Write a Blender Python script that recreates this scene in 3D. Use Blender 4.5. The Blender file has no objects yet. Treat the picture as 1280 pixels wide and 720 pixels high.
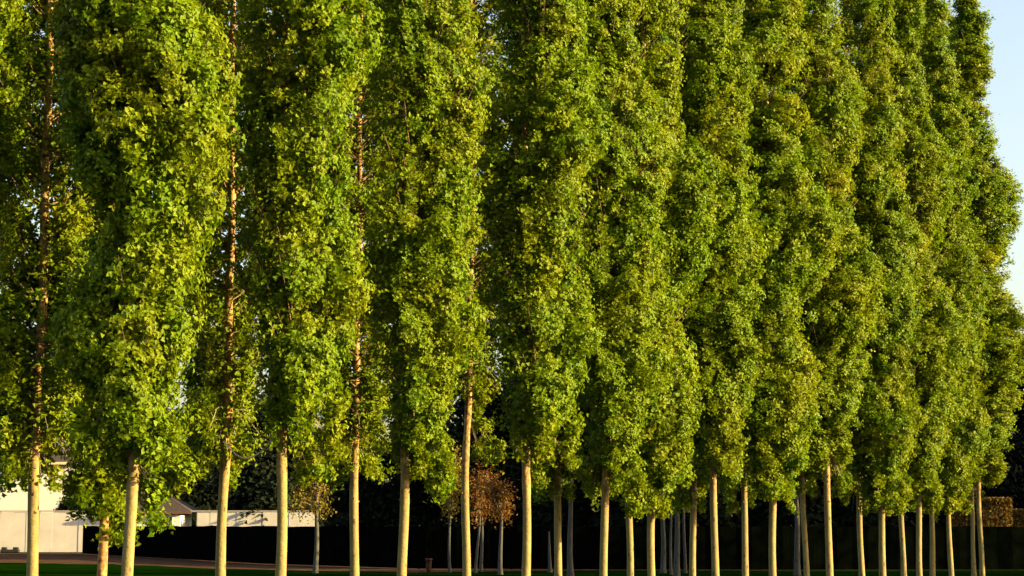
import bpy, math, random
import numpy as np
from mathutils import Vector

sc = bpy.context.scene
COL = sc.collection
EYE = 1.7
PITCH = math.atan(296 / 2300)
FPX = 2300.0

# ---------------------------------------------------------------- camera
cam = bpy.data.objects.new('camera', bpy.data.cameras.new('camera'))
COL.objects.link(cam)
cam.location = (0, 0, EYE)
cam.rotation_euler = (math.pi / 2 + PITCH, 0, 0)
cam.data.sensor_width = 36
cam.data.lens = 36 * FPX / 1280
cam.data.clip_end = 5000
sc.camera = cam

# ---------------------------------------------------------------- light
SUN_EL = math.radians(15)
SUN_AZ = math.radians(101)          # clockwise from +Y
world = bpy.data.worlds.new('World')
sc.world = world
world.use_nodes = True
wn = world.node_tree
sky = wn.nodes.new('ShaderNodeTexSky')
sky.sky_type = 'NISHITA'
sky.sun_disc = False
sky.sun_elevation = SUN_EL
sky.sun_rotation = SUN_AZ
sky.dust_density = 3.5
sky.air_density = 1.0
sky.ozone_density = 0.0
wn.links.new(sky.outputs[0], wn.nodes['Background'].inputs[0])
wn.nodes['Background'].inputs[1].default_value = 0.09
sl = bpy.data.lights.new('sun', 'SUN')
sl.energy = 5.0
sl.angle = math.radians(0.55)
sl.color = (1.0, 0.78, 0.38)
so = bpy.data.objects.new('sun', sl)
COL.objects.link(so)
sd = Vector((math.sin(SUN_AZ) * math.cos(SUN_EL), math.cos(SUN_AZ) * math.cos(SUN_EL), math.sin(SUN_EL)))
so.rotation_euler = sd.to_track_quat('Z', 'Y').to_euler()
so.location = sd * 80
sc.view_settings.view_transform = 'Standard'
sc.view_settings.look = 'None'
sc.view_settings.gamma = 1
sc.view_settings.use_curve_mapping = False
sc.view_settings.exposure = 2.06
sc.cycles.max_bounces = 5
sc.cycles.diffuse_bounces = 3
sc.cycles.transmission_bounces = 3
sc.cycles.glossy_bounces = 2
sc.cycles.caustics_reflective = False
sc.cycles.caustics_refractive = False

# ---------------------------------------------------------------- material helpers
def mat(name):
    m = bpy.data.materials.new(name)
    m.use_nodes = True
    nt = m.node_tree
    return m, nt, nt.nodes['Principled BSDF']

def N(nt, typ, **kw):
    n = nt.nodes.new(typ)
    for k, v in kw.items():
        setattr(n, k, v)
    return n

def ramp(nt, stops, fac=None):
    r = nt.nodes.new('ShaderNodeValToRGB')
    els = r.color_ramp.elements
    while len(els) < len(stops):
        els.new(0.5)
    for e, (p, c) in zip(els, stops):
        e.position = p
        e.color = (*c, 1) if len(c) == 3 else c
    if fac is not None:
        nt.links.new(fac, r.inputs[0])
    return r

def noise(nt, scale, detail=3, vec=None, rough=0.55):
    n = nt.nodes.new('ShaderNodeTexNoise')
    n.inputs['Scale'].default_value = scale
    n.inputs['Detail'].default_value = detail
    n.inputs['Roughness'].default_value = rough
    if vec is not None:
        nt.links.new(vec, n.inputs['Vector'])
    return n

def objcoord(nt, scale=(1, 1, 1)):
    t = nt.nodes.new('ShaderNodeTexCoord')
    mp = nt.nodes.new('ShaderNodeMapping')
    mp.inputs['Scale'].default_value = scale
    nt.links.new(t.outputs['Object'], mp.inputs['Vector'])
    return mp.outputs[0]

def leaf_mat(name, stops, trans=0.3, patch=None, rough=0.5, pscale=0.9, spec=0.10):
    """leaves: per-leaf tone (face attribute) blended with patches of another leaf colour"""
    m, nt, b = mat(name)
    at = N(nt, 'ShaderNodeAttribute', attribute_name='tone')
    r = ramp(nt, stops, at.outputs['Fac'])
    col = r.outputs[0]
    if patch:
        oi = N(nt, 'ShaderNodeObjectInfo')
        geo = N(nt, 'ShaderNodeTexCoord')
        add = N(nt, 'ShaderNodeVectorMath', operation='ADD')
        sca = N(nt, 'ShaderNodeVectorMath', operation='SCALE')
        comb = N(nt, 'ShaderNodeCombineXYZ')
        nt.links.new(oi.outputs['Random'], comb.inputs[2])
        nt.links.new(oi.outputs['Random'], comb.inputs[0])
        nt.links.new(comb.outputs[0], sca.inputs[0])
        sca.inputs['Scale'].default_value = 37
        nt.links.new(geo.outputs['Object'], add.inputs[0])
        nt.links.new(sca.outputs[0], add.inputs[1])
        nz = noise(nt, pscale, 2, add.outputs[0])
        mr = ramp(nt, [(0.42, (0, 0, 0)), (0.62, (1, 1, 1))], nz.outputs[0])
        r2 = ramp(nt, patch, at.outputs['Fac'])
        mx = N(nt, 'ShaderNodeMix', data_type='RGBA')
        nt.links.new(mr.outputs[0], mx.inputs[0])
        nt.links.new(col, mx.inputs[6])
        nt.links.new(r2.outputs[0], mx.inputs[7])
        col = mx.outputs[2]
    nt.links.new(col, b.inputs['Base Color'])
    b.inputs['Roughness'].default_value = rough
    b.inputs['Specular IOR Level'].default_value = spec
    tr = N(nt, 'ShaderNodeBsdfTranslucent')
    nt.links.new(col, tr.inputs[0])
    mix = N(nt, 'ShaderNodeMixShader')
    mix.inputs[0].default_value = trans
    nt.links.new(b.outputs[0], mix.inputs[1])
    nt.links.new(tr.outputs[0], mix.inputs[2])
    nt.links.new(mix.outputs[0], nt.nodes['Material Output'].inputs[0])
    return m

M = {}
M['leaf'] = leaf_mat('poplar_leaf',
    [(0.0, (0.034, 0.084, 0.002)), (0.35, (0.095, 0.165, 0.003)), (0.7, (0.150, 0.205, 0.003)), (1.0, (0.20, 0.235, 0.005))],
    trans=0.40,
    patch=[(0.0, (0.070, 0.105, 0.003)), (0.4, (0.145, 0.180, 0.003)), (0.8, (0.190, 0.220, 0.005)), (0.97, (0.22, 0.22, 0.010)), (1.0, (0.24, 0.15, 0.02))])
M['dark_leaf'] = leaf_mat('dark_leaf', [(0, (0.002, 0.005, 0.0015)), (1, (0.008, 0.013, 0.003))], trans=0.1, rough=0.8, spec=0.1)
M['young_leaf'] = leaf_mat('young_leaf', [(0, (0.15, 0.06, 0.010)), (0.5, (0.20, 0.15, 0.015)), (1, (0.12, 0.15, 0.012))], trans=0.35)
M['rust_leaf'] = leaf_mat('rust_leaf', [(0, (0.09, 0.032, 0.007)), (0.5, (0.17, 0.072, 0.010)), (1, (0.19, 0.13, 0.02))], trans=0.35)
M['gold_leaf'] = leaf_mat('gold_leaf', [(0, (0.07, 0.03, 0.006)), (0.6, (0.15, 0.08, 0.010)), (1, (0.10, 0.09, 0.012))], trans=0.3)

def bark_mat(name, low_a, low_b, up_a, up_b, z0=2.2, z1=3.6):
    m, nt, b = mat(name)
    t = N(nt, 'ShaderNodeTexCoord')
    sep = N(nt, 'ShaderNodeSeparateXYZ')
    nt.links.new(t.outputs['Object'], sep.inputs[0])
    v1 = objcoord(nt, (6, 6, 1.1))
    n1 = noise(nt, 2.2, 5, v1)
    low = ramp(nt, [(0.3, low_b), (0.55, low_a), (0.8, tuple(min(1, c * 1.15) for c in low_a))], n1.outputs[0])
    # thin horizontal lenticel marks
    v2 = objcoord(nt, (6, 6, 22))
    n2 = noise(nt, 2.0, 3, v2, 0.6)
    mark = ramp(nt, [(0.0, (0.35, 0.30, 0.24)), (0.30, (0.45, 0.38, 0.30)), (0.36, (1, 1, 1))], n2.outputs[0])
    mul = N(nt, 'ShaderNodeMix', data_type='RGBA', blend_type='MULTIPLY')
    mul.inputs[0].default_value = 0.45
    nt.links.new(low.outputs[0], mul.inputs[6]); nt.links.new(mark.outputs[0], mul.inputs[7])
    v3 = objcoord(nt, (9, 9, 7))
    n3 = noise(nt, 1.6, 5, v3, 0.65)
    up = ramp(nt, [(0.34, (0.045, 0.028, 0.018)), (0.44, up_b), (0.60, up_a), (0.75, tuple(c * 1.3 for c in up_a))], n3.outputs[0])
    vo = N(nt, 'ShaderNodeTexVoronoi'); vo.inputs['Scale'].default_value = 1.0
    nt.links.new(objcoord(nt, (7, 7, 3.2)), vo.inputs['Vector'])
    kr = ramp(nt, [(0.0, (0.16, 0.13, 0.10)), (0.13, (0.30, 0.25, 0.2)), (0.19, (1, 1, 1))], vo.outputs['Distance'])
    km = N(nt, 'ShaderNodeMix', data_type='RGBA', blend_type='MULTIPLY'); km.inputs[0].default_value = 0.75
    nt.links.new(mul.outputs[2], km.inputs[6]); nt.links.new(kr.outputs[0], km.inputs[7]); mul = km
    # height transition, broken by noise
    n4 = noise(nt, 3.0, 4, objcoord(nt, (4, 4, 1.6)))
    ma = N(nt, 'ShaderNodeMath', operation='MULTIPLY_ADD')
    nt.links.new(n4.outputs[0], ma.inputs[0]); ma.inputs[1].default_value = 2.4
    nt.links.new(sep.outputs[2], ma.inputs[2])
    mr = N(nt, 'ShaderNodeMapRange')
    mr.inputs['From Min'].default_value = z0 + 1.2; mr.inputs['From Max'].default_value = z1 + 1.2
    nt.links.new(ma.outputs[0], mr.inputs[0])
    mx = N(nt, 'ShaderNodeMix', data_type='RGBA')
    nt.links.new(mr.outputs[0], mx.inputs[0]); nt.links.new(mul.outputs[2], mx.inputs[6]); nt.links.new(up.outputs[0], mx.inputs[7])
    nt.links.new(mx.outputs[2], b.inputs['Base Color'])
    b.inputs['Roughness'].default_value = 0.75
    b.inputs['Specular IOR Level'].default_value = 0.2
    bp = N(nt, 'ShaderNodeBump'); bp.inputs['Strength'].default_value = 0.5; bp.inputs['Distance'].default_value = 0.02
    ad = N(nt, 'ShaderNodeMath', operation='ADD')
    nt.links.new(n3.outputs[0], ad.inputs[0]); nt.links.new(n2.outputs[0], ad.inputs[1])
    nt.links.new(ad.outputs[0], bp.inputs['Height']); nt.links.new(bp.outputs[0], b.inputs['Normal'])
    return m

M['bark'] = bark_mat('poplar_bark', (0.205, 0.158, 0.052), (0.13, 0.104, 0.040), (0.38, 0.23, 0.065), (0.17, 0.090, 0.030), 1.7, 3.6)
M['brown_bark'] = bark_mat('rough_brown_bark', (0.40, 0.22, 0.08), (0.22, 0.11, 0.04), (0.40, 0.20, 0.06), (0.22, 0.10, 0.035), -1, 0.0)
M['young_bark'] = bark_mat('young_bark', (0.07, 0.068, 0.055), (0.045, 0.042, 0.035), (0.14, 0.10, 0.06), (0.07, 0.05, 0.035), 2, 3)
M['limb'] = bark_mat('limb_bark', (0.30, 0.24, 0.15), (0.18, 0.13, 0.08), (0.20, 0.12, 0.06), (0.11, 0.07, 0.04))
M['bare'] = bark_mat('bare_branch_bark', (0.55, 0.50, 0.42), (0.40, 0.35, 0.28), (0.5, 0.45, 0.38), (0.4, 0.35, 0.28), 30, 40)
M['dark_bark'] = bark_mat('dark_bark', (0.08, 0.06, 0.045), (0.05, 0.04, 0.03), (0.06, 0.045, 0.035), (0.03, 0.025, 0.02))

def plain(name, c, rough=0.8, var=0.12, scale=3, spec=0.3, bump=0.0, metal=0.0):
    m, nt, b = mat(name)
    n = noise(nt, scale, 5, objcoord(nt))
    r = ramp(nt, [(0.3, tuple(x * (1 - var) for x in c)), (0.7, tuple(min(1, x * (1 + var)) for x in c))], n.outputs[0])
    nt.links.new(r.outputs[0], b.inputs['Base Color'])
    b.inputs['Roughness'].default_value = rough
    b.inputs['Specular IOR Level'].default_value = spec
    b.inputs['Metallic'].default_value = metal
    if bump:
        bp = N(nt, 'ShaderNodeBump'); bp.inputs['Strength'].default_value = bump; bp.inputs['Distance'].default_value = 0.05
        nt.links.new(n.outputs[0], bp.inputs['Height']); nt.links.new(bp.outputs[0], b.inputs['Normal'])
    return m

M['white_render'] = plain('white_render', (0.68, 0.63, 0.50), 0.9, 0.05, 0.6)
M['fence_board'] = plain('weathered_white_boards', (0.52, 0.46, 0.37), 0.85, 0.10, 1.2)
M['fence_rail'] = plain('fence_rail', (0.32, 0.27, 0.22), 0.85, 0.1, 2)
M['roof_tile'] = plain('brown_roof_tile', (0.040, 0.026, 0.018), 0.9, 0.25, 5, bump=0.4)
M['fascia'] = plain('reddish_fascia', (0.13, 0.06, 0.035), 0.8, 0.1, 2)
M['dark_glass'] = plain('dark_window_glass', (0.02, 0.022, 0.025), 0.15, 0.1, 2, 0.5)
M['frame'] = plain('pale_window_frame', (0.6, 0.55, 0.48), 0.6, 0.05)
M['screen_cloth'] = plain('black_screen_cloth', (0.0012, 0.0018, 0.0010), 0.95, 0.6, 2.5, 0.0)
M['post'] = plain('dark_post', (0.012, 0.012, 0.012), 0.7, 0.2, 4, 0.2)
M['clay'] = plain('terracotta', (0.07, 0.028, 0.015), 0.85, 0.15, 6)
M['gutter'] = plain('cream_gutter', (0.62, 0.50, 0.26), 0.6, 0.05)
M['black_plastic'] = plain('black_plastic', (0.02, 0.02, 0.02), 0.5, 0.2, 8)
M['soil'] = plain('bare_soil', (0.065, 0.036, 0.022), 0.95, 0.4, 1.3, 0.0, 0.6)
# lawn
m, nt, b = mat('lawn_grass')
n1 = noise(nt, 0.35, 5, objcoord(nt)); n2 = noise(nt, 14, 4, objcoord(nt))
b.inputs['Specular IOR Level'].default_value = 0
r1 = ramp(nt, [(0.3, (0.002, 0.011, 0.0003)), (0.6, (0.004, 0.018, 0.0005)), (0.8, (0.008, 0.020, 0.001))], n1.outputs[0])
r2 = ramp(nt, [(0.3, (0.6, 0.6, 0.6)), (0.7, (1.2, 1.2, 1.2))], n2.outputs[0])
mx = N(nt, 'ShaderNodeMix', data_type='RGBA', blend_type='MULTIPLY'); mx.inputs[0].default_value = 1
nt.links.new(r1.outputs[0], mx.inputs[6]); nt.links.new(r2.outputs[0], mx.inputs[7])
nt.links.new(mx.outputs[2], b.inputs['Base Color']); b.inputs['Roughness'].default_value = 0.9; b.inputs['Specular IOR Level'].default_value = 0.0
bp = N(nt, 'ShaderNodeBump'); bp.inputs['Strength'].default_value = 0.8; bp.inputs['Distance'].default_value = 0.04
nt.links.new(n2.outputs[0], bp.inputs['Height']); nt.links.new(bp.outputs[0], b.inputs['Normal'])
M['lawn'] = m

# ---------------------------------------------------------------- object helpers
def tag(o, label=None, cat=None, group=None, kind=None):
    if label: o['label'] = label
    if cat: o['category'] = cat
    if group: o['group'] = group
    if kind: o['kind'] = kind
    return o

def empty(name, loc, rz=0.0):
    o = bpy.data.objects.new(name, None)
    COL.objects.link(o)
    o.location = loc
    o.rotation_euler = (0, 0, rz)
    o.empty_display_size = 0.3
    return o

def link(name, me, parent=None, loc=(0, 0, 0)):
    o = bpy.data.objects.new(name, me)
    COL.objects.link(o)
    o.parent = parent
    o.location = loc
    return o

def mesh_quads(name, V, Q, mats, midx=None, tone=None, smooth=False):
    """numpy arrays of vertices and quads to a mesh"""
    me = bpy.data.meshes.new(name)
    V = np.asarray(V, dtype=np.float32); Q = np.asarray(Q, dtype=np.int32)
    me.vertices.add(len(V)); me.vertices.foreach_set('co', V.ravel())
    me.loops.add(Q.size); me.loops.foreach_set('vertex_index', Q.ravel())
    me.polygons.add(len(Q))
    me.polygons.foreach_set('loop_start', np.arange(0, Q.size, 4, dtype=np.int32))
    for mm in mats: me.materials.append(mm)
    if midx is not None: me.polygons.foreach_set('material_index', np.asarray(midx, dtype=np.int32))
    if tone is not None:
        a = me.attributes.new('tone', 'FLOAT', 'FACE'); a.data.foreach_set('value', np.asarray(tone, dtype=np.float32))
    me.polygons.foreach_set('use_smooth', np.full(len(Q), smooth, dtype=bool) if not hasattr(smooth, '__len__') else smooth)
    me.update(calc_edges=True)
    me.validate()
    return me

class MB:
    """collects boxes / faces into one mesh"""
    def __init__(s): s.v = []; s.f = []
    def box(s, x0, x1, y0, y1, z0, z1):
        k = len(s.v)
        s.v += [(x, y, z) for z in (z0, z1) for y in (y0, y1) for x in (x0, x1)]
        s.f += [tuple(k + i for i in q) for q in ((0, 2, 3, 1), (4, 5, 7, 6), (0, 1, 5, 4), (2, 6, 7, 3), (0, 4, 6, 2), (1, 3, 7, 5))]
    def poly(s, pts, faces):
        k = len(s.v); s.v += list(pts); s.f += [tuple(k + i for i in q) for q in faces]
    def build(s, name, m, parent=None, loc=(0, 0, 0), rz=0, bevel=0):
        me = bpy.data.meshes.new(name); me.from_pydata(s.v, [], s.f); me.materials.append(m); me.update()
        o = link(name, me, parent, loc); o.rotation_euler = (0, 0, rz)
        if bevel:
            bv = o.modifiers.new('bevel', 'BEVEL'); bv.width = bevel; bv.segments = 2
        return o

def tube(path, radii, seg=10, closed_end=True, jitter=None):
    """quads of a tapered tube along a path (numpy)"""
    P = np.asarray(path, float); R = np.asarray(radii, float); n = len(P)
    T = np.gradient(P, axis=0); T /= np.linalg.norm(T, axis=1)[:, None]
    ref = np.array([1.0, 0.13, 0.0]) if abs(T[:, 2]).mean() > 0.6 else np.array([0, 0, 1.0])
    U = np.cross(T, ref); U /= np.linalg.norm(U, axis=1)[:, None]
    W = np.cross(T, U)
    a = np.linspace(0, 2 * math.pi, seg, endpoint=False)
    rr = R[:, None] * (np.ones((n, seg)) if jitter is None else jitter)
    V = P[:, None, :] + rr[:, :, None] * (np.cos(a)[None, :, None] * U[:, None, :] + np.sin(a)[None, :, None] * W[:, None, :])
    V = V.reshape(-1, 3)
    i = np.arange(n - 1)[:, None] * seg; j = np.arange(seg)[None, :]; j2 = (j + 1) % seg
    Q = np.stack([i + j, i + j2, i + seg + j2, i + seg + j], -1).reshape(-1, 4)
    return V, Q

def merge(parts):
    Vs, Qs, k = [], [], 0
    for V, Q in parts:
        Vs.append(V); Qs.append(Q + k); k += len(V)
    return np.concatenate(Vs), np.concatenate(Qs)

def leaves(rng, C, size, out=None, up=0.35, rand=0.55):
    """folded two-quad leaves at centres C; normals lean outwards/up"""
    n = len(C)
    nrm = rng.normal(size=(n, 3)) * rand
    if out is not None: nrm += out * 1.3
    nrm[:, 2] += up
    nrm /= np.linalg.norm(nrm, axis=1)[:, None]
    d = rng.normal(size=(n, 3)); d[:, 2] -= 0.8
    d -= (d * nrm).sum(1)[:, None] * nrm
    d /= np.linalg.norm(d, axis=1)[:, None]
    s = np.cross(nrm, d)
    L = size * rng.uniform(0.65, 1.25, n)
    Wd = L * rng.uniform(0.44, 0.60, n)
    fold = L * rng.uniform(0.02, 0.16, n)
    droop = L * rng.uniform(0.0, 0.15, n)
    def pt(a, b, h): return C + d * (L * a)[:, None] + s * (Wd * b)[:, None] + nrm * h[:, None]
    z = np.zeros(n)
    V = np.stack([pt(-0.42, 0, z), pt(-0.34, 1, fold), pt(0.08, 0.62, fold * .9 - droop * .4), pt(0.62, 0, -droop),
                  pt(0.08, -0.62, fold * .9 - droop * .4), pt(-0.34, -1, fold)], 1).reshape(-1, 3)
    b = np.arange(n)[:, None] * 6
    Q = np.stack([b + np.array([0, 1, 2, 3]), b + np.array([0, 3, 4, 5])], 1).reshape(-1, 4)
    return V, Q

# ---------------------------------------------------------------- poplar prototypes
def trunk_mesh(name, seed, H, r0, m, seg=16):
    rng = np.random.default_rng(seed)
    n = 90
    z = np.concatenate([np.linspace(-0.15, 0.5, 8), np.linspace(0.56, H, n - 8)])
    t = np.clip(z / H, 0, 1)
    ph = rng.uniform(0, 6.28, 4)
    x = 0.035 * np.sin(z * 0.55 + ph[0]) + 0.015 * np.sin(z * 1.7 + ph[1])
    y = 0.035 * np.sin(z * 0.5 + ph[2]) + 0.015 * np.sin(z * 1.9 + ph[3])
    x -= np.interp(0, z, x); y -= np.interp(0, z, y)
    R = r0 * (1 - 0.92 * t ** 0.9) * (1 + 0.45 * np.exp(-np.maximum(z, 0) / 0.14))
    R *= 1 + 0.03 * np.sin(z * 3 + ph[0]) + 0.06 * rng.normal(size=n) * (z > 2.4)
    J = 1 + 0.035 * rng.normal(size=(n, seg)) * (z > 2.3)[:, None] + 0.012 * rng.normal(size=(n, seg))
    V, Q = tube(np.stack([x, y, z], 1), R, seg, jitter=J)
    parts = [(V, Q)]
    # branch collars / stubs
    for k in range(26):
        zz = rng.uniform(1.9, H * 0.7); az = rng.uniform(0, 6.28); rr = np.interp(zz, z, R)
        d = np.array([math.cos(az), math.sin(az), 0.7])
        p0 = np.array([np.interp(zz, z, x), np.interp(zz, z, y), zz]) + d * rr * 0.4
        L = rng.uniform(0.04, 0.12)
        parts.append(tube([p0, p0 + d * L * .5, p0 + d * L], [rr * .35, rr * .25, rr * .12], 6))
    V, Q = merge(parts)
    return mesh_quads(name, V, Q, [m], smooth=True), lambda zz: (np.interp(zz, z, x), np.interp(zz, z, y))

def profile(z, z0, H, rmax):
    """crown radius: rounded foot, widest near a third, long slow taper to a tip"""
    t = (z - z0) / (H - z0)
    foot = np.clip(t / 0.14, 0, 1) ** 0.7
    top = np.clip(1 - np.clip((t - 0.28) / 0.72, 0, 1) ** 1.35, 0, 1)
    return rmax * (0.28 + 0.72 * foot) * (0.06 + 0.94 * top)

def crown_mesh(name, seed, z0, H, rmax, nb, nclump, nleaf, size, mats, gap=None, gap_keep=0.15, path=None):
    rng = np.random.default_rng(seed)
    ph = rng.uniform(0, 6.28, 12)
    zt = z0 + (H - z0) * (rng.uniform(0, 1, nb)) ** 1.08
    zt[: nb // 14] = z0 + rng.uniform(0, 1.2, nb // 14)
    az = rng.uniform(0, 2 * math.pi, nb)
    if gap is not None:
        keep = (np.cos(az - gap[0]) < gap[1]) | (gap[2] > .3) | (rng.uniform(size=nb) < gap_keep) | (zt > H * 0.8)
        zt, az = zt[keep], az[keep]; nb = len(zt)
    lump = (1 + 0.16 * np.sin(zt * 1.9 + 2 * az + ph[0]) + 0.12 * np.sin(zt * 3.7 - az + ph[1]) + 0.10 * np.sin(3 * az + zt * 0.8 + ph[2])
            + 0.09 * np.sin(zt * 6.3 + 3 * az + ph[3]))
    R = profile(zt, z0, H, rmax) * lump * rng.uniform(0.62, 1.08, nb)
    rise = R * rng.uniform(0.7, 1.5, nb)
    low = zt < z0 + 1.3
    rise[low] *= rng.uniform(-0.1, 0.7, low.sum())
    zb = np.maximum(zt - rise, z0 - 0.05)
    dirx, diry = np.cos(az), np.sin(az)
    bx, by = (np.interp(zb, *path[0]), np.interp(zb, *path[1])) if path else (0, 0)
    s = np.linspace(0, 1, 5)
    parts = []
    bend = rng.uniform(-0.25, 0.25, nb)
    def bpos(i, t):   # points on branch i (arrays)
        rad = R[i] * t
        zz = zb[i] + (zt[i] - zb[i]) * (t ** 1.35)
        a = az[i] + bend[i] * t
        return np.stack([np.cos(a) * rad, np.sin(a) * rad, zz], -1)
    for i in range(nb):
        P = bpos(np.full(5, i), s)
        r = 0.005 + 0.010 * min(1, R[i])
        parts.append(tube(P, np.linspace(r, 0.003, 5), 4))
    VB, QB = merge(parts)
    # clumps along each branch, denser outward
    ci = np.repeat(np.arange(nb), nclump)
    ct = rng.uniform(0.18, 1.04, len(ci)) ** 0.62
    Cc = bpos(ci, ct) + rng.normal(size=(len(ci), 3)) * np.array([0.08, 0.08, 0.09])
    Co = np.stack([Cc[:, 0], Cc[:, 1], 0 * Cc[:, 0]], 1) / np.maximum(np.hypot(Cc[:, 0], Cc[:, 1]), .05)[:, None]
    Ct = rng.normal(0, 0.10, len(Cc))
    # rounded leafy masses that build the crown's lobes
    nl = int((H - z0) * 7.5)
    lz = z0 + 0.5 + (H - z0 - 0.6) * ((np.arange(nl) + rng.uniform(-.4, .4, nl)) / nl).clip(0, 1)
    la = np.arange(nl) * 2.39996 + rng.normal(0, .45, nl)
    lR = profile(lz, z0, H, rmax) * (1 + .17 * np.sin(lz * 1.55 + ph[7]) + .09 * np.sin(lz * 3.3 + 2 * la + ph[8]))
    ls = np.minimum(lR * rng.uniform(.34, .58, nl), .62)
    lr = np.maximum(lR * rng.uniform(.92, 1.22, nl) - ls, 0.05)
    LC = np.stack([np.cos(la) * lr, np.sin(la) * lr, lz], 1)
    pick = np.repeat(np.arange(nl), np.maximum(4, (ls ** 2 * 330)).astype(int))
    dv = rng.normal(size=(len(pick), 3)); dv /= np.linalg.norm(dv, axis=1)[:, None]
    # keep the outward, upper side of each mass the fullest
    okk = (dv[:, 0] * np.cos(la[pick]) + dv[:, 1] * np.sin(la[pick])) > rng.uniform(-1.0, .1, len(pick))
    pick, dv = pick[okk], dv[okk]
    LP = LC[pick] + dv * (ls[pick] * rng.uniform(.80, 1.06, len(pick)))[:, None] * np.array([1, 1, 1.25])
    ltone = rng.normal(0, .12, nl)
    okz = LP[:, 2] > z0 - .15
    ns = 22; sa = rng.uniform(0, 2 * math.pi, ns); sr = rng.uniform(.12, .75, ns) * rmax
    sz = z0 + rng.uniform(-.55, .25, ns) + .15 * sr; sw = rng.uniform(.07, .17, ns)
    sk = np.repeat(np.arange(ns), 7)
    sdv = rng.normal(size=(len(sk), 3)); sdv /= np.linalg.norm(sdv, axis=1)[:, None]
    SP = np.stack([np.cos(sa) * sr, np.sin(sa) * sr, sz], 1)[sk] + sdv * sw[sk][:, None] * np.array([.8, .8, 1.7])
    LP = np.concatenate([LP, SP]); dv = np.concatenate([dv, sdv]); okz = np.concatenate([okz, np.ones(len(SP), bool)])
    ltone = np.concatenate([ltone, rng.normal(.08, .1, ns)]); pick = np.concatenate([pick, sk + nl])
    TW = [tube([(0, 0, sz[q] + .35), (math.cos(sa[q]) * sr[q] * .5, math.sin(sa[q]) * sr[q] * .5, sz[q] + .28), (math.cos(sa[q]) * sr[q], math.sin(sa[q]) * sr[q], sz[q] - .1)], [.008, .006, .003], 4) for q in range(ns)]
    VT, QT = merge(TW); QB = np.concatenate([QB, QT + len(VB)]); VB = np.concatenate([VB, VT])
    Cc = np.concatenate([Cc, LP[okz]]); Co = np.concatenate([Co, dv[okz]]); Ct = np.concatenate([Ct, ltone[pick][okz]])
    li = np.repeat(np.arange(len(Cc)), nleaf)
    C = Cc[li] + rng.normal(size=(len(li), 3)) * 0.055
    rad = np.hypot(C[:, 0], C[:, 1])
    keep = rad > 0.10
    if gap is not None:
        a = np.arctan2(C[:, 1], C[:, 0])
        wedge = np.cos(a - gap[0]) > gap[1]
        if len(gap) > 3: wedge |= np.cos(a - gap[3]) > gap[4]
        keep &= ~(wedge & (rad > gap[2]) & (rng.uniform(size=len(C)) > gap_keep * 1.6) & (C[:, 2] < H * .8))
    C, li = C[keep], li[keep]
    out = Co[li]
    wob = lambda z_: np.stack([(.16 if gap is None or gap[1] < .8 else .02) * np.sin(z_ * 1.15 + ph[4]) + .04 * np.sin(z_ * 2.9 + ph[5]), .11 * np.sin(z_ * 1.05 + ph[6]), 0 * z_], 1) * np.clip((z_ - z0) / 2.5, 0, 1)[:, None]
    C = C + wob(C[:, 2])
    VL, QL = leaves(rng, C, size, out)
    tone = np.clip(0.5 + Ct[li] + rng.normal(0, 0.11, len(C)), 0, 1)
    V = np.concatenate([VB, VL]); Q = np.concatenate([QB, QL + len(VB)])
    mi = np.concatenate([np.full(len(QB), 1), np.zeros(len(QL))])
    tn = np.concatenate([np.zeros(len(QB)), np.repeat(tone, 2)])
    return mesh_quads(name, V, Q, mats, mi, tn)

H = 19.5
trunks = [trunk_mesh('trunk', 11 + k, H - .3, 0.084, M['bark'])[0] for k in range(3)]
cm = [M['leaf'], M['limb']]
frontc = [crown_mesh('crown', 101 + k, 2.15, H, 0.95, 560, 5, 32, 0.062, cm) for k in range(2)]
frontg = [crown_mesh('crown', 121 + k, 2.15, H, 0.97, 560, 5, 32, 0.062, cm, gap=(math.radians(196), 0.55, 0.42), gap_keep=0.14) for k in range(2)]
GAP_AZ = math.radians(-90)
backc = [crown_mesh('crown', 201 + k, 2.15, H, 0.98, 460, 5, 30, 0.060, cm, gap=(GAP_AZ, 0.88, 0.0, math.radians(-11), 0.90), gap_keep=0.06) for k in range(2)]

def ground_x(px, Y, py=700):
    k = (px - 640) / (FPX * math.cos(PITCH) - (360 - py) * math.sin(PITCH))
    return k * Y

def tree(px, Z, crown, tr, label, crownpx, rz=0.0, sc_r=1.0, hs=1.0, group='two staggered rows of tall columnar poplars', name='poplar_tree', lean=0.0, craz=0.0, csc=1.0, X=None):
    x = ground_x(px, Z) if X is None else X
    e = tag(empty(name, (x, Z, 0), 0), label, 'tree', group)
    t = link('trunk', tr, e); t.scale = (sc_r, sc_r, hs); t.rotation_euler = (0, 0, rz)
    zb = EYE + (656 - crownpx) / FPX * Z + 0.17
    c = link('crown', crown, e, (0, 0, 0)); dz = zb - 2.15 * hs
    k = (H * hs - zb) / (H - 2.15)
    c.scale = (csc, csc, k); c.location = (0, 0, zb - 2.15 * k)
    c.rotation_euler = (0, 0, craz)
    if crown in frontg: c.location.x = .2
    if lean: e.rotation_euler = (0, lean, 0)
    return e

# ---------------------------------------------------------------- the setting
g = MB(); S = 900
g.poly([(-S, -S, 0), (S, -S, 0), (S, S, 0), (-S, S, 0)], [(0, 1, 2, 3)])
tag(g.build('lawn', M['lawn']), kind='structure')

screen_pts = [(-25.1, 108.6), (-17.5, 94.0), (-10.8, 80.5), (-3.6, 71.5), (3.5, 70.2), (10.5, 70.0), (17.5, 70.3), (24.5, 70.8), (33, 71.5)]
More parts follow.
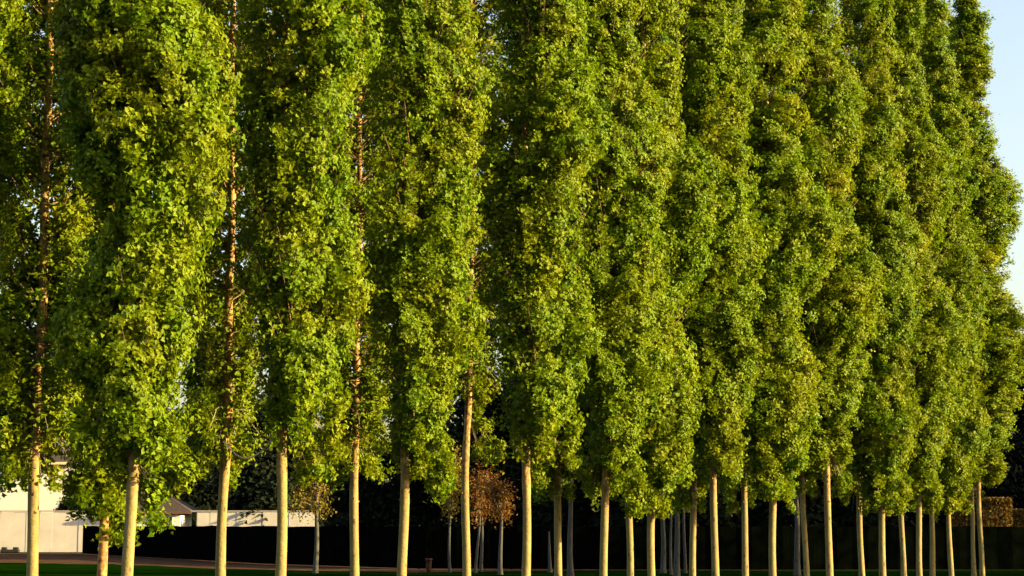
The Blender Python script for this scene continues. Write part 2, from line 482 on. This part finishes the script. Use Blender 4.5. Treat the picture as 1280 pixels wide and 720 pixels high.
# strip of bare soil along the foot of the screen
sp = MB()
soil_edge = [(-60, 114.5, 89.0), (-25.1, 112.5, 85.0), (-17.5, 97.0, 80.5), (-10.8, 83.5, 72.0), (-3.6, 74.5, 66.8), (2.0, 73.2, 69.6), (10.5, 73.0, 69.9), (17.5, 73.3, 70.2), (33, 74, 71), (70, 74, 71.4)]
n_ = len(soil_edge)
sub = []
for (a, b) in zip(soil_edge[:-1], soil_edge[1:]):
    for k in range(8):
        t = k / 8; sub.append([a[i] + (b[i] - a[i]) * t for i in range(3)])
sub.append(list(soil_edge[-1]))
rr = random.Random(4)
vs = []
for x, f, nr in sub:
    vs += [(x, f, 0.006), (x + rr.uniform(-.2, .2), nr + rr.uniform(-.7, .7) * (1 if x < -3 else .15), 0.006)]
sp.poly(vs, [(2 * i + 1, 2 * i + 3, 2 * i + 2, 2 * i) for i in range(len(sub) - 1)])
tag(sp.build('soil_path', M['soil']), kind='structure')

# black screen fence: one thing, with a cloth panel between posts
e = tag(empty('screen_fence', (0, 70.2, 0)), 'long low black screen fence running behind the poplars at eye height', 'fence')
H_S = 1.66
for i, (a, b) in enumerate(zip(screen_pts[:-1], screen_pts[1:])):
    n = 24; front = []; back = []
    dx, dy = b[0] - a[0], b[1] - a[1]; L = math.hypot(dx, dy); nx, ny = dy / L, -dx / L
    V = []; F = []
    for k in range(n + 1):
        t = k / n
        sag = 0.035 * math.sin(math.pi * ((t * 2) % 1)) + 0.01 * math.sin(t * 31 + i)
        w = 0.03 * math.sin(t * 40 + i * 2)
        x, y = a[0] + dx * t + nx * w, a[1] + dy * t + ny * w - 70.2
        V += [(x, y, 0.03), (x, y, H_S - sag), (x + nx * .012, y + ny * .012, 0.03), (x + nx * .012, y + ny * .012, H_S - sag)]
    for k in range(n):
        q = 4 * k
        F += [(q, q + 4, q + 5, q + 1), (q + 2, q + 3, q + 7, q + 6), (q + 1, q + 5, q + 7, q + 3)]
    mb = MB(); mb.poly(V, F); mb.build('screen_panel', M['screen_cloth'], e)
for i, (a, b) in enumerate(zip(screen_pts[:-1], screen_pts[1:])):
    for t in (0, .5):
        x, y = a[0] + (b[0] - a[0]) * t, a[1] + (b[1] - a[1]) * t
        V, Q = tube([(0, 0, 0), (0, 0, 1.0), (0, 0, H_S + .03)], [.03, .03, .03], 8)
        link('post', mesh_quads('post', V, Q, [M['post']], smooth=True), e, (x + .02, y + .06 - 70.2, 0))

# white board fence behind, boards drawn as real separate boards in one panel mesh per bay
WY = 113.0
e = tag(empty('board_fence', (-30, WY, 0)), 'tall pale board fence with vertical boards in front of the white building', 'fence')
x = -48.0; bay = 0
while x < -12.5:
    if -24.4 < x < -20.3: x += 2.4; continue
    mb = MB(); xb = x
    for k in range(3):
        off = rr.uniform(-.012, .012)
        mb.box(xb + .012 + 30, xb + .80 + 30, -.02 + off, .02 + off, .05, 2.46 + rr.uniform(-.015, .015))
        xb += .80
    mb.build('board_panel', M['fence_board'], e)
    pb = MB(); pb.box(x - .05 + 30, x + .05 + 30, .03, .13, 0, 2.5); pb.build('post', M['fence_rail'], e)
    x += 2.4
for a_, b_ in ((-18.1, 6.35), (10.15, 17.6)):
    mb = MB(); mb.box(a_, b_, -.05, .06, 2.49, 2.57); mb.build('top_rail', M['fence_rail'], e)
# small dark unit at its foot
e = tag(empty('utility_box', (-30.4, WY - .45, 0)), 'small low dark box standing at the foot of the pale board fence', 'box')
mb = MB(); mb.box(-.55, .55, -.2, .2, .06, .22); mb.build('body', M['black_plastic'], e, bevel=.02)
for s in (-.35, .35):
    mb = MB(); mb.box(s - .16, s + .16, -.14, .14, .215, .36); mb.build('cap', M['black_plastic'], e, bevel=.04)

# white building on the left
e = tag(empty('white_building', (-44, 134, 0)), 'large plain cream white building behind the board fence', 'building')
mb = MB(); mb.box(-26, 12.6, 0, 12, 0, 6.15); mb.build('wall', M['white_render'], e)
mb = MB()
mb.poly([(-26.6, -.6, 6.15), (13.2, -.6, 6.15), (13.2, 12.6, 6.15), (-26.6, 12.6, 6.15), (-20, 6, 8.4), (7, 6, 8.4)],
        [(0, 1, 5, 4), (1, 2, 5), (2, 3, 4, 5), (3, 0, 4), (3, 2, 1, 0)])
roof = mb.build('roof', M['roof_tile'], e)
mb = MB(); mb.box(-26.6, 13.2, -.76, -.603, 6.02, 6.20); mb.build('gutter', M['gutter'], roof)
mb = MB(); mb.box(5.8, 6.6, -.06, -.003, 3.1, 5.0); wf = mb.build('window', M['frame'], e)
mb = MB(); mb.box(5.88, 6.52, -.075, -.063, 3.18, 4.92); mb.build('pane', M['dark_glass'], wf)

# shed with hip roof
e = tag(empty('garden_shed', (-22.2, 112.9, 0)), 'low white shed with a brown hipped roof and small dark window', 'shed')
mb = MB(); mb.box(-1.6, 2.0, 0, 4.0, 0, 2.44); mb.build('wall', M['white_render'], e)
mb = MB()
mb.poly([(-2.6, -.35, 2.47), (2.75, -.35, 2.47), (2.75, 4.35, 2.47), (-2.6, 4.35, 2.47), (-.1, 2, 3.95), (.25, 2, 3.95)],
        [(0, 1, 5, 4), (1, 2, 5), (2, 3, 4, 5), (3, 0, 4), (3, 2, 1, 0)])
roof = mb.build('roof', M['roof_tile'], e)
mb = MB(); mb.box(-2.6, 2.75, -.42, -.353, 2.36, 2.50); mb.build('fascia', M['fascia'], roof)
mb = MB(); mb.box(1.05, 1.55, -.05, -.003, 1.62, 2.20); w = mb.build('window', M['frame'], e)
for a_, b_ in ((1.09, 1.28), (1.32, 1.51)):
    for c_, d_ in ((1.66, 1.89), (1.93, 2.16)):
        mb = MB(); mb.box(a_, b_, -.062, -.053, c_, d_); mb.build('pane', M['dark_glass'], w)

# ---------------------------------------------------------------- the poplars
P = [
 # x, row, trunk scale, crown foot (px), label
 (-71, 'B', 1.0, 105, 'leftmost poplar, trunk out of view, lit crown entering at the upper left corner'),
 (41, 'A', 1.02, 575, 'thick pale poplar at far left whose trunk shows all the way up through dark leaves'),
 (159, 'B', .98, 572, 'full crowned poplar just right of the slim brown trunk, low leaves over the fence top'),
 (277, 'A', .98, 560, 'poplar with clean pale trunk standing just left of the white bowed branch'),
 (348, 'B', .96, 530, 'poplar with tall clean trunk standing right of the white bowed branch'),
 (444, 'A', .98, 565, 'poplar trunk just right of the small tree with yellow and orange leaves'),
 (502, 'B', .98, 565, 'poplar midway between the yellow leaved young tree and the rust leaved young trees'),
 (583, 'A', .97, 490, 'poplar with high clean trunk directly left of the rust leaved young trees'),
 (655, 'B', .97, 552, 'poplar first to the right of the rust leaved young trees'),
 (698, 'A', .97, 598, 'poplar second to the right of the rust leaved young trees, beside a slim bare sapling'),
 (755, 'B', .95, 590, 'poplar just right of the short grey bare branch near the middle'),
 (787, 'A', .95, 600, 'poplar with orange flecked trunk, second right of the short grey bare branch'),
 (815, 'B', .98, 618, 'poplar with low yellow green crown foot, left of the gap holding slim dim saplings'),
 (866, 'A', .95, 615, 'poplar just right of the gap holding slim dim saplings'),
 (894, 'B', .98, 572, 'poplar with a high crown foot, second right of the gap holding slim dim saplings'),
 (931, 'A', .98, 600, 'poplar third right of the gap with dim saplings, dark shaded leaves at its crown foot'),
 (966, 'B', 1.05, 600, 'poplar with a broad two toned trunk, left of the trailing low leaf cluster'),
 (1008, 'A', .92, 600, 'slightly leaning reddish poplar just right of the trailing low leaf cluster'),
 (1037, 'B', 1.08, 570, 'stout bright poplar right of the slightly leaning reddish one'),
 (1077, 'A', 1.02, 612, 'poplar second right of the slightly leaning reddish one'),
 (1103, 'B', 1.08, 622, 'broad trunked poplar third right of the slightly leaning reddish one'),
 (1129, 'A', .98, 600, 'poplar sixth from the right end of the rows'),
 (1149, 'B', .98, 620, 'poplar fifth from the right end of the rows'),
 (1165, 'A', 1.0, 625, 'poplar fourth from the right end of the rows, close to its left neighbour'),
 (1189, 'B', .90, 622, 'poplar with the last sunlit trunk, left of the two grey shaded trunks'),
 (1217, 'A', .88, 610, 'left one of the two grey shaded poplar trunks at the right end'),
 (1227, 'B', .95, 590, 'rightmost poplar, grey shaded trunk and crown outlined against the sky'),
]
made = {}
rg = random.Random(21)
cf = math.cos(PITCH)
for i, (px, row, tsc, cpx, lab) in enumerate(P):
    k = (px - 640) / (FPX * cf - (360 - 700) * math.sin(PITCH))
    Z = (18.63 if row == 'B' else 20.73) / (.5952 - k)
    if row == 'B':
        cr = (frontg if 200 < px < 800 else frontc)[(i // 2) % 2]; caz = rg.uniform(0, 6.28) if cr in frontc else rg.uniform(-.2, .2); csc = (.72 if px < 0 else .97 if px == 159 else .92 if cr in frontg else 1) * rg.uniform(.93, 1.05) * (1 + .12 * (Z - 23) / 32) * (1.3 if px == 1227 else 1)
    else:
        cr = backc[(i // 2) % 2]; caz = rg.uniform(-.2, .2) - math.atan(k); csc = rg.uniform(.92, 1.04) * (1 + .12 * (Z - 23) / 32)
    if px == 41: Z = 25.1
    e = tree(px, Z, cr, trunks[rg.randrange(3)], lab, cpx, rz=rg.uniform(0, 6.28), sc_r=tsc, hs=rg.uniform(.95, 1.03), craz=caz, csc=csc,
             lean=-.012 if px == 1008 else rg.uniform(-.006, .006))
    made[px] = e

# slimmer brown-trunked poplar between the rows
slim_trunk = trunk_mesh('trunk', 55, 12.3, 0.075, M['brown_bark'])[0]
slim_crown = crown_mesh('crown', 301, 2.1, 12.5, 0.60, 220, 5, 32, 0.062, cm)
e = tag(empty('poplar_tree', (ground_x(125, 25.6), 25.6, 0)), 'slim young poplar with rough orange brown trunk, left of the full crowned poplar', 'tree', 'two staggered rows of tall columnar poplars')
link('trunk', slim_trunk, e); link('crown', slim_crown, e)

# bare bowed branches
def at(px, py, Y):
    d = Vector((px - 640, 0, 0)) + Vector((0, math.cos(PITCH), math.sin(PITCH))) * FPX + Vector((0, -math.sin(PITCH), math.cos(PITCH))) * (360 - py)
    return Vector((0, 0, EYE)) + d * (Y / d.y)
def bare(tr, pts, r):
    b0 = tr.location
    ys = np.linspace(b0.y, b0.y + .25, len(pts))
    P_ = [at(x, y, yy) - b0 for (x, y), yy in zip(pts, ys)]
    t_ = np.linspace(0, len(P_) - 1, 24); A = np.array([tuple(p) for p in P_])
    A = np.stack([np.interp(t_, range(len(P_)), A[:, k]) for k in range(3)], 1)
    A[1:-1] = (A[:-2] + A[1:-1] * 2 + A[2:]) / 4
    A[1:-1] = (A[:-2] + A[1:-1] * 2 + A[2:]) / 4
    V, Q = tube(A, np.linspace(r, r * .45, 24), 8)
    o = link('bare_branch', mesh_quads('bare_branch', V, Q, [M['bare']], smooth=True), tr); o['label'] = 'pale leafless bowed branch'
def spray(tr, lobes, n, seed):
    b0 = tr.location
    L = []
    for x, y, rx, ry in lobes:
        p = at(x, y, b0.y) - b0; k = b0.y / FPX
        L.append((p.x, p.y + .28, p.z, rx * k, .25, ry * k))
    rngp = random.Random(seed)
    me = bush_mesh('low_spray', seed, L, n, .062, M['leaf'], M['limb'], L[0][2] + .9, clump=.05, limbs=7)
    link('low_spray', me, tr)
SPRAYS = [(159, [(190, 652, 13, 8), (184, 615, 16, 20)], 900, 1),
          (41, [(20, 575, 24, 16), (92, 606, 18, 14)], 900, 2), (277, [(240, 580, 26, 14), (262, 560, 18, 16)], 900, 3),
          (348, [(392, 580, 26, 26), (372, 560, 18, 18)], 1000, 4), (444, [(415, 590, 22, 20), (468, 585, 16, 20)], 1000, 5),
          (502, [(548, 600, 18, 24), (535, 570, 18, 20)], 1200, 6), (583, [(610, 560, 20, 18), (600, 530, 16, 16)], 1000, 7),
          (655, [(672, 590, 14, 18), (680, 560, 16, 18)], 900, 8), (698, [(712, 580, 12, 18)], 700, 9),
          (755, [(742, 610, 10, 20), (735, 590, 14, 14)], 800, 10), (787, [(802, 600, 10, 18)], 600, 11),
          (894, [(915, 590, 10, 14)], 600, 12), (931, [(916, 625, 9, 16)], 500, 13),
          (966, [(984, 604, 10, 20), (993, 632, 4, 9)], 900, 14), (1037, [(1056, 600, 10, 16)], 600, 15)]
bare(made[348], [(344, 546), (340, 551), (335, 557), (324, 567), (311, 574), (298, 571), (290, 563), (284, 556), (279, 552)], .016)
bare(made[755], [(752, 560), (748, 578), (742, 584), (733, 589), (722, 592), (712, 588)], .014)

# ---------------------------------------------------------------- young trees in front of the screen
def bush_mesh(name, seed, lobes, n, size, m, limb_m=None, trunk_top=None, spread=.5, up=.45, shell=.72, clump=.12, limbs=60):
    """crown from several uneven lobes filled with leaf clumps. lobes: (x,y,z,rx,ry,rz)"""
    rng = np.random.default_rng(seed)
    Ls = np.array(lobes, float); vol = Ls[:, 3] * Ls[:, 4] * Ls[:, 5]
    nc = n // 22
    li = rng.choice(len(Ls), nc, p=vol / vol.sum())
    d = rng.normal(size=(nc, 3)); d /= np.linalg.norm(d, axis=1)[:, None]
    r = rng.uniform(0, 1, nc) ** (1 / 3) * (1 - shell) + shell * rng.uniform(.55, 1.05, nc)
    Cc = Ls[li, :3] + d * r[:, None] * Ls[li, 3:6]
    ii = np.repeat(np.arange(nc), 22)
    C = Cc[ii] + rng.normal(size=(len(ii), 3)) * clump
    C[:, 2] = np.maximum(C[:, 2], .05)
    VL, QL = leaves(rng, C, size, d[ii] * .9, up)
    tone = np.clip(.5 + rng.normal(0, .16, nc)[ii] + rng.normal(0, .18, len(ii)), 0, 1)
    parts = []
    if trunk_top is not None:
        for k in rng.choice(nc, min(nc, limbs), replace=False):
            p0 = np.array([0, 0, trunk_top * rng.uniform(.6 if limbs > 20 else .92, 1)]); p1 = Cc[k]
            mid = (p0 + p1) / 2 + np.array([0, 0, .1]) * np.linalg.norm(p1 - p0)
            L = np.linalg.norm(p1 - p0)
            parts.append(tube([p0, mid, p1], np.array([.008 + .018 * L, .006 + .01 * L, .004]) * (1 if limbs > 20 else .5), 5))
        VB, QB = merge(parts)
        V = np.concatenate([VB, VL]); Q = np.concatenate([QB, QL + len(VB)])
        mi = np.concatenate([np.full(len(QB), 1), np.zeros(len(QL))]); tn = np.concatenate([np.zeros(len(QB)), np.repeat(tone, 2)])
        return mesh_quads(name, V, Q, [m, limb_m], mi, tn)
    return mesh_quads(name, VL, QL, [m], None, np.repeat(tone, 2))

def young(px, Z, w, toppx, boxes, m, label, lean=0, n=1500, size=.085, group='young trees planted in front of the black screen'):
    """boxes: crown lobes in photo px about the trunk: (px, py, rx_px, ry_px)"""
    e = tag(empty('young_tree', (ground_x(px, Z), Z, 0)), label, 'tree', group)
    top = EYE + (656 - toppx) / FPX * Z
    r = w / 2 / FPX * Z
    nn = 18; z = np.linspace(-.1, top, nn)
    x = lean * z + .02 * np.sin(z * 2 + px); y = .02 * np.cos(z * 1.7 + px)
    V, Q = tube(np.stack([x, y, z], 1), r * (1 - .6 * np.clip(z / top, 0, 1)) * (1 + .4 * np.exp(-np.maximum(z, 0) / .1)), 10)
    link('trunk', mesh_quads('trunk', V, Q, [M['young_bark']], smooth=True), e)
    if boxes:
        lob = []
        for bx, by, rx, ry in boxes:
            p = at(bx, by, Z); rx_ = rx / FPX * Z; ry_ = ry / FPX * Z
            lob.append((p.x - e.location.x, rr.uniform(-.1, .1), p.z, rx_, rx_ * .9, ry_ * 1.2))
            lob.append((p.x - e.location.x + rr.uniform(-.5, .5), rr.uniform(-.3, .3), p.z + rr.uniform(.1, .7), rx_ * .5, rx_ * .5, ry_ * .5))
        link('crown', bush_mesh('crown', int(px), lob, n, size, m, M['limb'], top, clump=.19), e)
    return e
young(395, 66, 7, 585, [(396, 612, 11, 20), (403, 632, 9, 13), (388, 600, 16, 14), (375, 625, 12, 18), (395, 575, 22, 14)], M['young_leaf'], 'young tree with loose yellow and orange leaves, left of the middle', n=2600)
young(562, 67, 4, 590, [(563, 625, 10, 20), (557, 600, 14, 16), (568, 590, 12, 12)], M['young_leaf'], 'very thin young tree with yellowish leaves, left of the rust leaved trees', n=1700)
young(595, 66.5, 4, 612, [(598, 620, 7, 22), (594, 640, 4, 14)], M['rust_leaf'], 'thin leaning young tree with rust leaves, leftmost of the rust leaved three', lean=.06, n=900)
young(602, 68, 4.5, 600, [(606, 613, 10, 14), (613, 622, 10, 14), (602, 600, 8, 8)], M['rust_leaf'], 'upright young tree with the fullest rust leaves, middle of the rust leaved three', n=1400)
young(626, 64, 6, 612, [(627, 630, 8, 18), (634, 620, 6, 12), (621, 612, 8, 8)], M['rust_leaf'], 'young tree with narrow orange crown, rightmost of the rust leaved three', n=1100)
young(687, 67, 5, 664, [], None, 'short bare pale stump of a sapling standing left of a poplar trunk')
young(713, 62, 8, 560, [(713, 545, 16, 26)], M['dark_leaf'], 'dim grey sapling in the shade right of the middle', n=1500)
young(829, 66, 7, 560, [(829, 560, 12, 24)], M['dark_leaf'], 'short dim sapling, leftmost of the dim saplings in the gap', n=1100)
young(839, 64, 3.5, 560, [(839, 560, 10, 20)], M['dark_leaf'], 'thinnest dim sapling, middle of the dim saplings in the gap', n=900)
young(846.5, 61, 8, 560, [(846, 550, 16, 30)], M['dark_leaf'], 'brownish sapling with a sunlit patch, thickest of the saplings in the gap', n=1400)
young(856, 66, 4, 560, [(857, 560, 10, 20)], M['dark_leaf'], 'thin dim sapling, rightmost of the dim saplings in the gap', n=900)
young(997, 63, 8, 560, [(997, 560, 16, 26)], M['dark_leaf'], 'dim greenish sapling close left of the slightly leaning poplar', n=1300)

for px, lobes, n, sd_ in SPRAYS:
    spray(made[px], lobes, n, 900 + sd_)

# clay pot near the screen
e = tag(empty('clay_pot', (ground_x(536, 67), 67, 0)), 'reddish clay pot on the ground before the black screen', 'pot')
V, Q = tube([(0, 0, 0), (0, 0, .001), (0, 0, .25), (0, 0, .42), (0, 0, .421), (0, 0, .50), (0, 0, .501), (0, 0, .35)], [.001, .08, .10, .115, .13, .13, .115, .01], 20)
link('body', mesh_quads('body', V, Q, [M['clay']], smooth=True), e)
V, Q = tube([(0, 0, .36), (0, 0, .365)], [.2, .002], 16)

# autumn hedges over the screen at the far right
def hedge(x0, x1, y0, y1, z1, n, label, seed):
    rng = np.random.default_rng(seed)
    e = tag(empty('autumn_hedge', ((x0 + x1) / 2, (y0 + y1) / 2, 0)), label, 'hedge', 'clipped orange hedges behind the black screen')
    C = rng.uniform(-1, 1, (n, 3)); ax = rng.integers(0, 3, n); sgn = np.where(rng.uniform(size=n) < .5, -1, 1)
    C[np.arange(n), ax] = sgn * rng.uniform(.82, 1.0, n)
    C *= np.array([(x1 - x0) / 2, (y1 - y0) / 2, z1 / 2]); C[:, 2] += z1 / 2
    V, Q = leaves(rng, C, .11, None, .4)
    link('foliage', mesh_quads('foliage', V, Q, [M['gold_leaf']], None, np.repeat(rng.uniform(0, 1, n), 2)), e)
    mb = MB()
    for k in range(5):
        xx = (x1 - x0) * (k - 2) / 5.5; mb.box(xx - .03, xx + .03, -.03, .03, 0, z1 * .9)
    mb.build('stems', M['dark_bark'], e)
hx = lambda p, Z: (p - 640) / 2310 * Z
hedge(hx(1232, 78), hx(1259, 78), 77.4, 79, EYE + 33 / 2300 * 78, 5200, 'taller clipped golden orange hedge right of the last poplar trunk', 5)
hedge(hx(1262, 81), hx(1300, 81), 80.2, 82, EYE + 19 / 2300 * 81, 5000, 'lower clipped orange hedge at the right edge', 6)
hedge(hx(1190, 79), hx(1213, 79), 78.4, 80, EYE + 30 / 2300 * 79, 4600, 'reddish orange clipped hedge seen left of the two grey trunks', 7)

# ---------------------------------------------------------------- dark trees behind
def dark_proto(seed, Hd, R, n=30000, low=.08):
    rng = np.random.default_rng(seed)
    lob = []
    for k in range(16):
        t = rng.uniform(low, .92); rad = R * (1 - abs(t - .4) * .9) * rng.uniform(.1, .75); a = rng.uniform(0, 6.28)
        s = R * rng.uniform(.35, .55) * (1.15 - .5 * t)
        lob.append((math.cos(a) * rad, math.sin(a) * rad, t * Hd, s, s, s * rng.uniform(.9, 1.5)))
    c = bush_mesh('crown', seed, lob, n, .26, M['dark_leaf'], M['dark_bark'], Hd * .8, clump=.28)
    z = np.linspace(-.2, Hd * .85, 14)
    V, Q = tube(np.stack([.1 * np.sin(z * .6 + seed), .1 * np.cos(z * .5), z], 1), .24 * (1 - .85 * np.clip(z / Hd, 0, 1)), 10)
    return mesh_quads('trunk', V, Q, [M['dark_bark']], smooth=True), c
protos = [dark_proto(71, 10, 3.2), dark_proto(72, 10, 3.6), dark_proto(73, 10, 2.6)]
def dark_tree(px, Z, topz, ws, label, k, x=None, group='dark trees behind the black screen'):
    x = ground_x(px, Z, 600) if x is None else x
    e = tag(empty('dark_tree', (x, Z, 0), 0), label, 'tree', group)
    t, c = protos[k % 3]
    for nm, me in (('trunk', t), ('crown', c)):
        o = link(nm, me, e); o.scale = (ws, ws, topz / 10); o.rotation_euler = (0, 0, k * 1.3)
    return e
bg = [
 (97, 125, 5.0, .5, 'small dark bushy tree between the white building and the brown roofed shed'),
 (262, 150, 12.5, 1.4, 'dark tree rising right behind the brown roofed shed'),
 (330, 116, 9.5, 1.1, 'dark tree seen behind the white bowed branch'),
 (392, 122, 8.0, .9, 'low dark tree behind the yellow leaved young tree'),
 (462, 100, 6.4, .8, 'low dark bushy tree with open sky above it, left of the middle'),
 (535, 98, 8.5, 1.05, 'dark tree behind the very thin yellowish young tree'),
 (612, 96, 9.5, 1.0, 'dark tree behind the rust leaved young trees'),
 (690, 94, 9.6, 1.05, 'dark tree behind the short bare sapling stump'),
 (768, 92, 9.8, 1.0, 'dark tree right of the middle behind the short grey bare branch'),
 (845, 90, 9.6, 1.0, 'dark tree behind the gap with the dim saplings'),
 (920, 92, 10.2, 1.05, 'dark tree fourth from the right edge'),
 (1000, 90, 9.7, 1.0, 'dark tree behind the trailing low leaf cluster'),
 (1080, 92, 10.0, 1.05, 'dark tree third from the right edge'),
 (1160, 94, 10.0, 1.0, 'dark tree second from the right edge'),
 (1228, 93, 9.0, .9, 'dark tree seen between the two grey shaded trunks and the right edge'),
 (1296, 96, 10.6, 1.15, 'dark tree cut by the right edge under the open sky'),
]
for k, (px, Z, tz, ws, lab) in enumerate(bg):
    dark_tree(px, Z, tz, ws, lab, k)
# unseen trees added beyond the right edge to shade the backdrop and end trunks
side = [(37, 53.5, 12.5), (38.5, 60, 12), (35, 82, 19), (43, 85, 20), (51, 82, 20), (60, 86, 21), (69, 83, 22)]
for k, (x, y, h) in enumerate(side):
    dark_tree(0, y, h, 1.55, 'tall dark tree added out of view beyond the right edge to cast shade', k, x=x, group='added shade trees out of view on the right')
